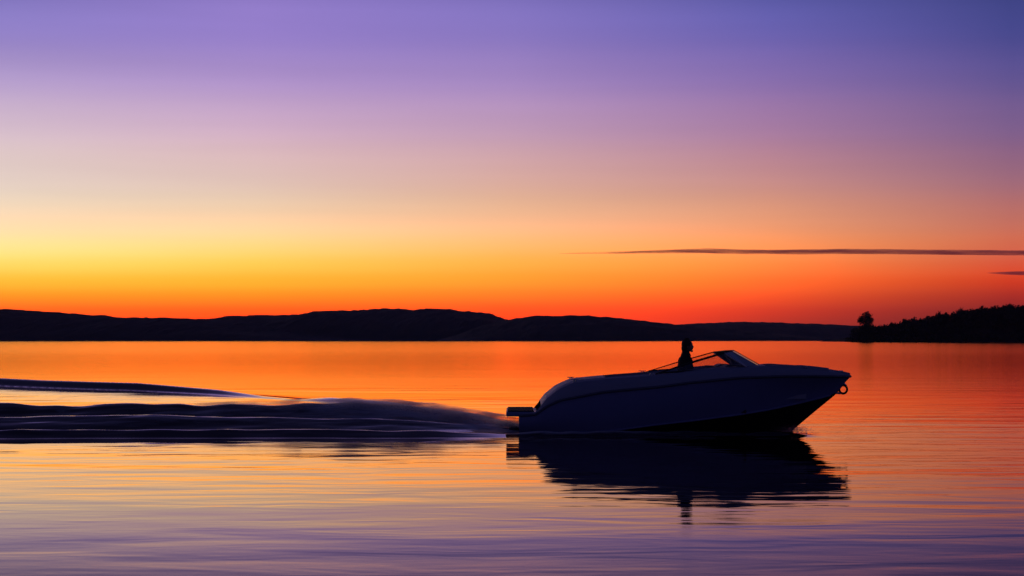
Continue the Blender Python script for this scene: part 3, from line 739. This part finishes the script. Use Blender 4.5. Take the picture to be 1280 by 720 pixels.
for s in (-1, 1):
    pm = Vector(arm_pts[s][3])
    # palm pad
    fingers.append(ell((pm.x+.012, pm.y, pm.z+.012), (.045, .040, .022)))
    rimc = Vector((.425, s*.145, .395))
    for q, ln in enumerate((.9, 1.0, .95, .8)):
        yy = pm.y + s*(-.030+.020*q)*1.0
        a0 = Vector((pm.x+.035, yy, pm.z+.022)); a1 = a0+Vector((.030*ln, 0, .010)); a2 = a1+Vector((.014*ln, 0, -.024)); a3 = a2+Vector((-.014*ln, 0, -.016))
        fingers.append(skin_mesh([a0-Vector((.03, 0, .006)), a0, a1, a2, a3], [(0, 1), (1, 2), (2, 3), (3, 4)], [.010, .0095, .009, .0085, .0075], 1))
    b0 = Vector((pm.x-.004, pm.y-s*.030, pm.z+.004)); b1 = b0+Vector((.026, -s*.020, -.006)); b2 = b1+Vector((.024, 0, -.010))
    fingers.append(skin_mesh([b0, b1, b2], [(0, 1), (1, 2)], [.012, .0105, .009], 1))
remeshed([body_me, head, nose, lips, chin, brow]+ears+fingers, .0065, 'body', skin, person, 2)
for s in (-1, 1):
    e_ = ell((.128, s*.030, hz_+.012), (.010, .012, .010), seg=16)
    o = bpy.data.objects.new('eye', e_); COL.objects.link(o); o.parent = person; e_.materials.append(principled('eye', (.5, .5, .5), .15)); smooth(e_)
# jacket: torso and sleeves, ends at hips, wrists and neck
JP = [(0, 0, .10), (-.015, 0, .22), (-.01, 0, .36), (0, 0, .48), (.012, 0, .575)]; JR = [.150, .135, .138, .125, .075]; JE = [(0, 1), (1, 2), (2, 3), (3, 4)]
for s in (-1, 1):
    k = len(JP); JP += [(0, s*.09, .515), (0, s*.178, .53), (.035, s*.215, .40), (.07, s*.24, .265), (.20, s*.20, .300), (.325, s*.157, .350)]; JR += [.090, .076, .064, .056, .053, .040]
    JE += [(3, k)]+[(k+i, k+i+1) for i in range(5)]
collar = skin_mesh([(.012, 0, .57), (.020, 0, .685)], [(0, 1)], [.098, .082], 2)
side = [ell((-.0, s*.07, .32), (.150, .12, .28)) for s in (-1, 1)] + [ell((.0, s*.09, .47), (.132, .13, .15)) for s in (-1, 1)] + [ell((.008, 0, .60), (.095, .135, .075)), ell((.006, 0, .66), (.074, .080, .050))]
remeshed([skin_mesh(JP, JE, JR, 2), collar]+side, .011, 'jacket', cloth, person, 3)
TP = [(0, 0, .08)]; TR = [.155]; TE = []
for s in (-1, 1):
    k = len(TP); TP += [(.02, s*.10, .085), (.22, s*.11, .092), (.43, s*.11, .08), (.45, s*.11, -.12), (.44, s*.11, -.34)]; TR += [.118, .100, .074, .070, .056]
    TE += [(0, k)]+[(k+i, k+i+1) for i in range(4)]
remeshed([skin_mesh(TP, TE, TR, 2)], .012, 'trousers', denim, person, 3)
for s in (-1, 1):
    o = remeshed([skin_mesh([(.44, s*.11, -.40), (.47, s*.115, -.43), (.61, s*.125, -.438)], [(0, 1), (1, 2)], [.046, .044, .036], 2)], .01, 'shoe', shoe_m, person, 2)
def hair_def(p):
    x, y, z = p
    n = mnoise.noise(Vector((x*3, y*3, z*3)))*0.06
    return Vector((x+n, y+n, z+n))
hm = [ell((.026, 0, hz_+.028), (.100, .088, .108), hair_def), ell((-.002, 0, hz_-.045), (.074, .076, .085), hair_def), ell((.035, 0, hz_+.125), (.040, .036, .026), hair_def)]
ho = remeshed(hm, .008, 'hair', hair_m, person, 2)
# trim the hair off the face
bm = bmesh.new(); bm.from_mesh(ho.data)
bmesh.ops.bisect_plane(bm, geom=bm.verts[:]+bm.edges[:]+bm.faces[:], plane_co=(.105, 0, hz_+.045), plane_no=Vector((1, 0, -.75)).normalized(), clear_outer=True)
bm.to_mesh(ho.data); bm.free()

# ------------------------------------------------------------------ spray off the stern and the bow
spray_m = bpy.data.materials.new('spray'); spray_m.use_nodes = True
b = spray_m.node_tree.nodes['Principled BSDF']; b.inputs['Base Color'].default_value = (.8, .8, .82, 1); b.inputs['Roughness'].default_value = .25
b.inputs['Transmission Weight'].default_value = 1.0; b.inputs['IOR'].default_value = 1.33
ico = bmesh.new(); bmesh.ops.create_icosphere(ico, subdivisions=1, radius=1); iv = [v.co.copy() for v in ico.verts]; ifc = [tuple(v.index for v in f.verts) for f in ico.faces]; ico.free()
def drops(name, gen, n, label):
    vs, fs = [], []
    for _ in range(n):
        p, r = gen(); k = len(vs)
        vs += [(p[0]+v.x*r*random.uniform(1, 2.5), p[1]+v.y*r, p[2]+v.z*r) for v in iv]
        fs += [tuple(k+q for q in f) for f in ifc]
    o = mesh_obj(name, vs, fs, spray_m); o['kind'] = 'stuff'; o['label'] = label; o['category'] = 'spray'
random.seed(5)
def g_stern():
    t = abs(random.gauss(0, .42)); x = 0.05-t*3.6
    c = pl([(0, .08), (.25, .22), (.6, .36), (1, .40), (2, .38)], t)
    y = pl([(0, 32.6), (.4, 33.9), (1, 34.7), (2, 35)], t)+random.gauss(0, .35); z = c+random.expovariate(1/.035)-.03
    return (x, y, max(.02, z)), random.uniform(.0015, .005)
drops('spray', g_stern, 9000, 'fine pale spray thrown up behind the stern of the speedboat')
def g_bow():
    t = random.random(); side_ = random.choice((-1, -1, 1))
    return (5.35+random.gauss(0, .12)-t*.5+.25*random.random(), BY+side_*(.12+.5*t+random.random()*.15), abs(random.gauss(0, .05))+.01), random.uniform(.002, .005)
drops('spray', g_bow, 1300, 'small splash where the bow of the speedboat cuts the water')

bm = bmesh.new(); rings = []
for i in range(46):
    t = i/45; x = 0.55-t*7.9; tt_ = -x
    yc = pl([(-.2, 32.4), (1.0, 33.6), (2.4, 34.6), (4.6, 34.95), (8, 35.3)], tt_); zc = pl([(-.2, .10), (.6, .16), (1.3, .26), (2.2, .37), (4.6, .40), (8, .38)], tt_)
    r = pl([(-.3, .13), (.4, .19), (1.5, .17), (2.8, .15), (4.6, .11), (7.4, .02)], tt_)*(1+.35*mnoise.noise(Vector((x*1.7, 0, 4))))
    rings.append([bm.verts.new((x, yc+math.cos(a)*r*3.2, zc+math.sin(a)*r*(1+.3*mnoise.noise(Vector((x*2.5, math.cos(a), math.sin(a))))))) for a in [2*math.pi*k/12 for k in range(12)]])
for i in range(45):
    for k in range(12): bm.faces.new((rings[i][k], rings[i][(k+1) % 12], rings[i+1][(k+1) % 12], rings[i+1][k]))
bm.faces.new(rings[0]); bm.faces.new(rings[-1])
mt = bpy.data.materials.new('mist'); mt.use_nodes = True; nt = mt.node_tree; nt.nodes.clear()
v = nt.nodes.new('ShaderNodeVolumePrincipled'); v.inputs['Color'].default_value = (.98, .98, .98, 1); v.inputs['Anisotropy'].default_value = 0.6
tcx = nt.nodes.new('ShaderNodeTexCoord'); vm = nt.nodes.new('ShaderNodeVectorMath'); vm.operation = 'MULTIPLY'; vm.inputs[1].default_value = (1.1, 1.5, 7)
nz_ = nt.nodes.new('ShaderNodeTexNoise'); nz_.inputs['Scale'].default_value = 1; nz_.inputs['Detail'].default_value = 4
mr_ = nt.nodes.new('ShaderNodeMapRange'); mr_.inputs['From Min'].default_value = .38; mr_.inputs['From Max'].default_value = .68; mr_.inputs['To Min'].default_value = 0.05; mr_.inputs['To Max'].default_value = 6.0
nt.links.new(tcx.outputs['Object'], vm.inputs[0]); nt.links.new(vm.outputs[0], nz_.inputs['Vector']); nt.links.new(nz_.outputs['Fac'], mr_.inputs['Value']); nt.links.new(mr_.outputs[0], v.inputs['Density'])
op = nt.nodes.new('ShaderNodeOutputMaterial'); nt.links.new(v.outputs[0], op.inputs['Volume'])
o = bm_obj('mist', bm, mt); o['kind'] = 'stuff'; o['label'] = 'soft mist of spray hanging over the wake crest behind the speedboat'; o['category'] = 'spray'

# ------------------------------------------------------------------ evening haze over the lake
HAZE = 0.000035
if HAZE:
    bm = bmesh.new(); bmesh.ops.create_cube(bm, size=1)
    bmesh.ops.scale(bm, vec=Vector((17600, 9600, 190)), verts=bm.verts); bmesh.ops.translate(bm, vec=Vector((0, 4000, 190/2-8)), verts=bm.verts)
    mt = bpy.data.materials.new('haze'); mt.use_nodes = True; nt = mt.node_tree; nt.nodes.clear()
    v = nt.nodes.new('ShaderNodeVolumePrincipled'); v.inputs['Color'].default_value = (0.62, 0.55, 0.75, 1); v.inputs['Density'].default_value = HAZE
    v.inputs['Anisotropy'].default_value = 0.0
    op = nt.nodes.new('ShaderNodeOutputMaterial'); nt.links.new(v.outputs[0], op.inputs['Volume'])
    o = bm_obj('haze', bm, mt); o['kind'] = 'stuff'; o['label'] = 'thin violet evening haze over the lake'; o['category'] = 'haze'
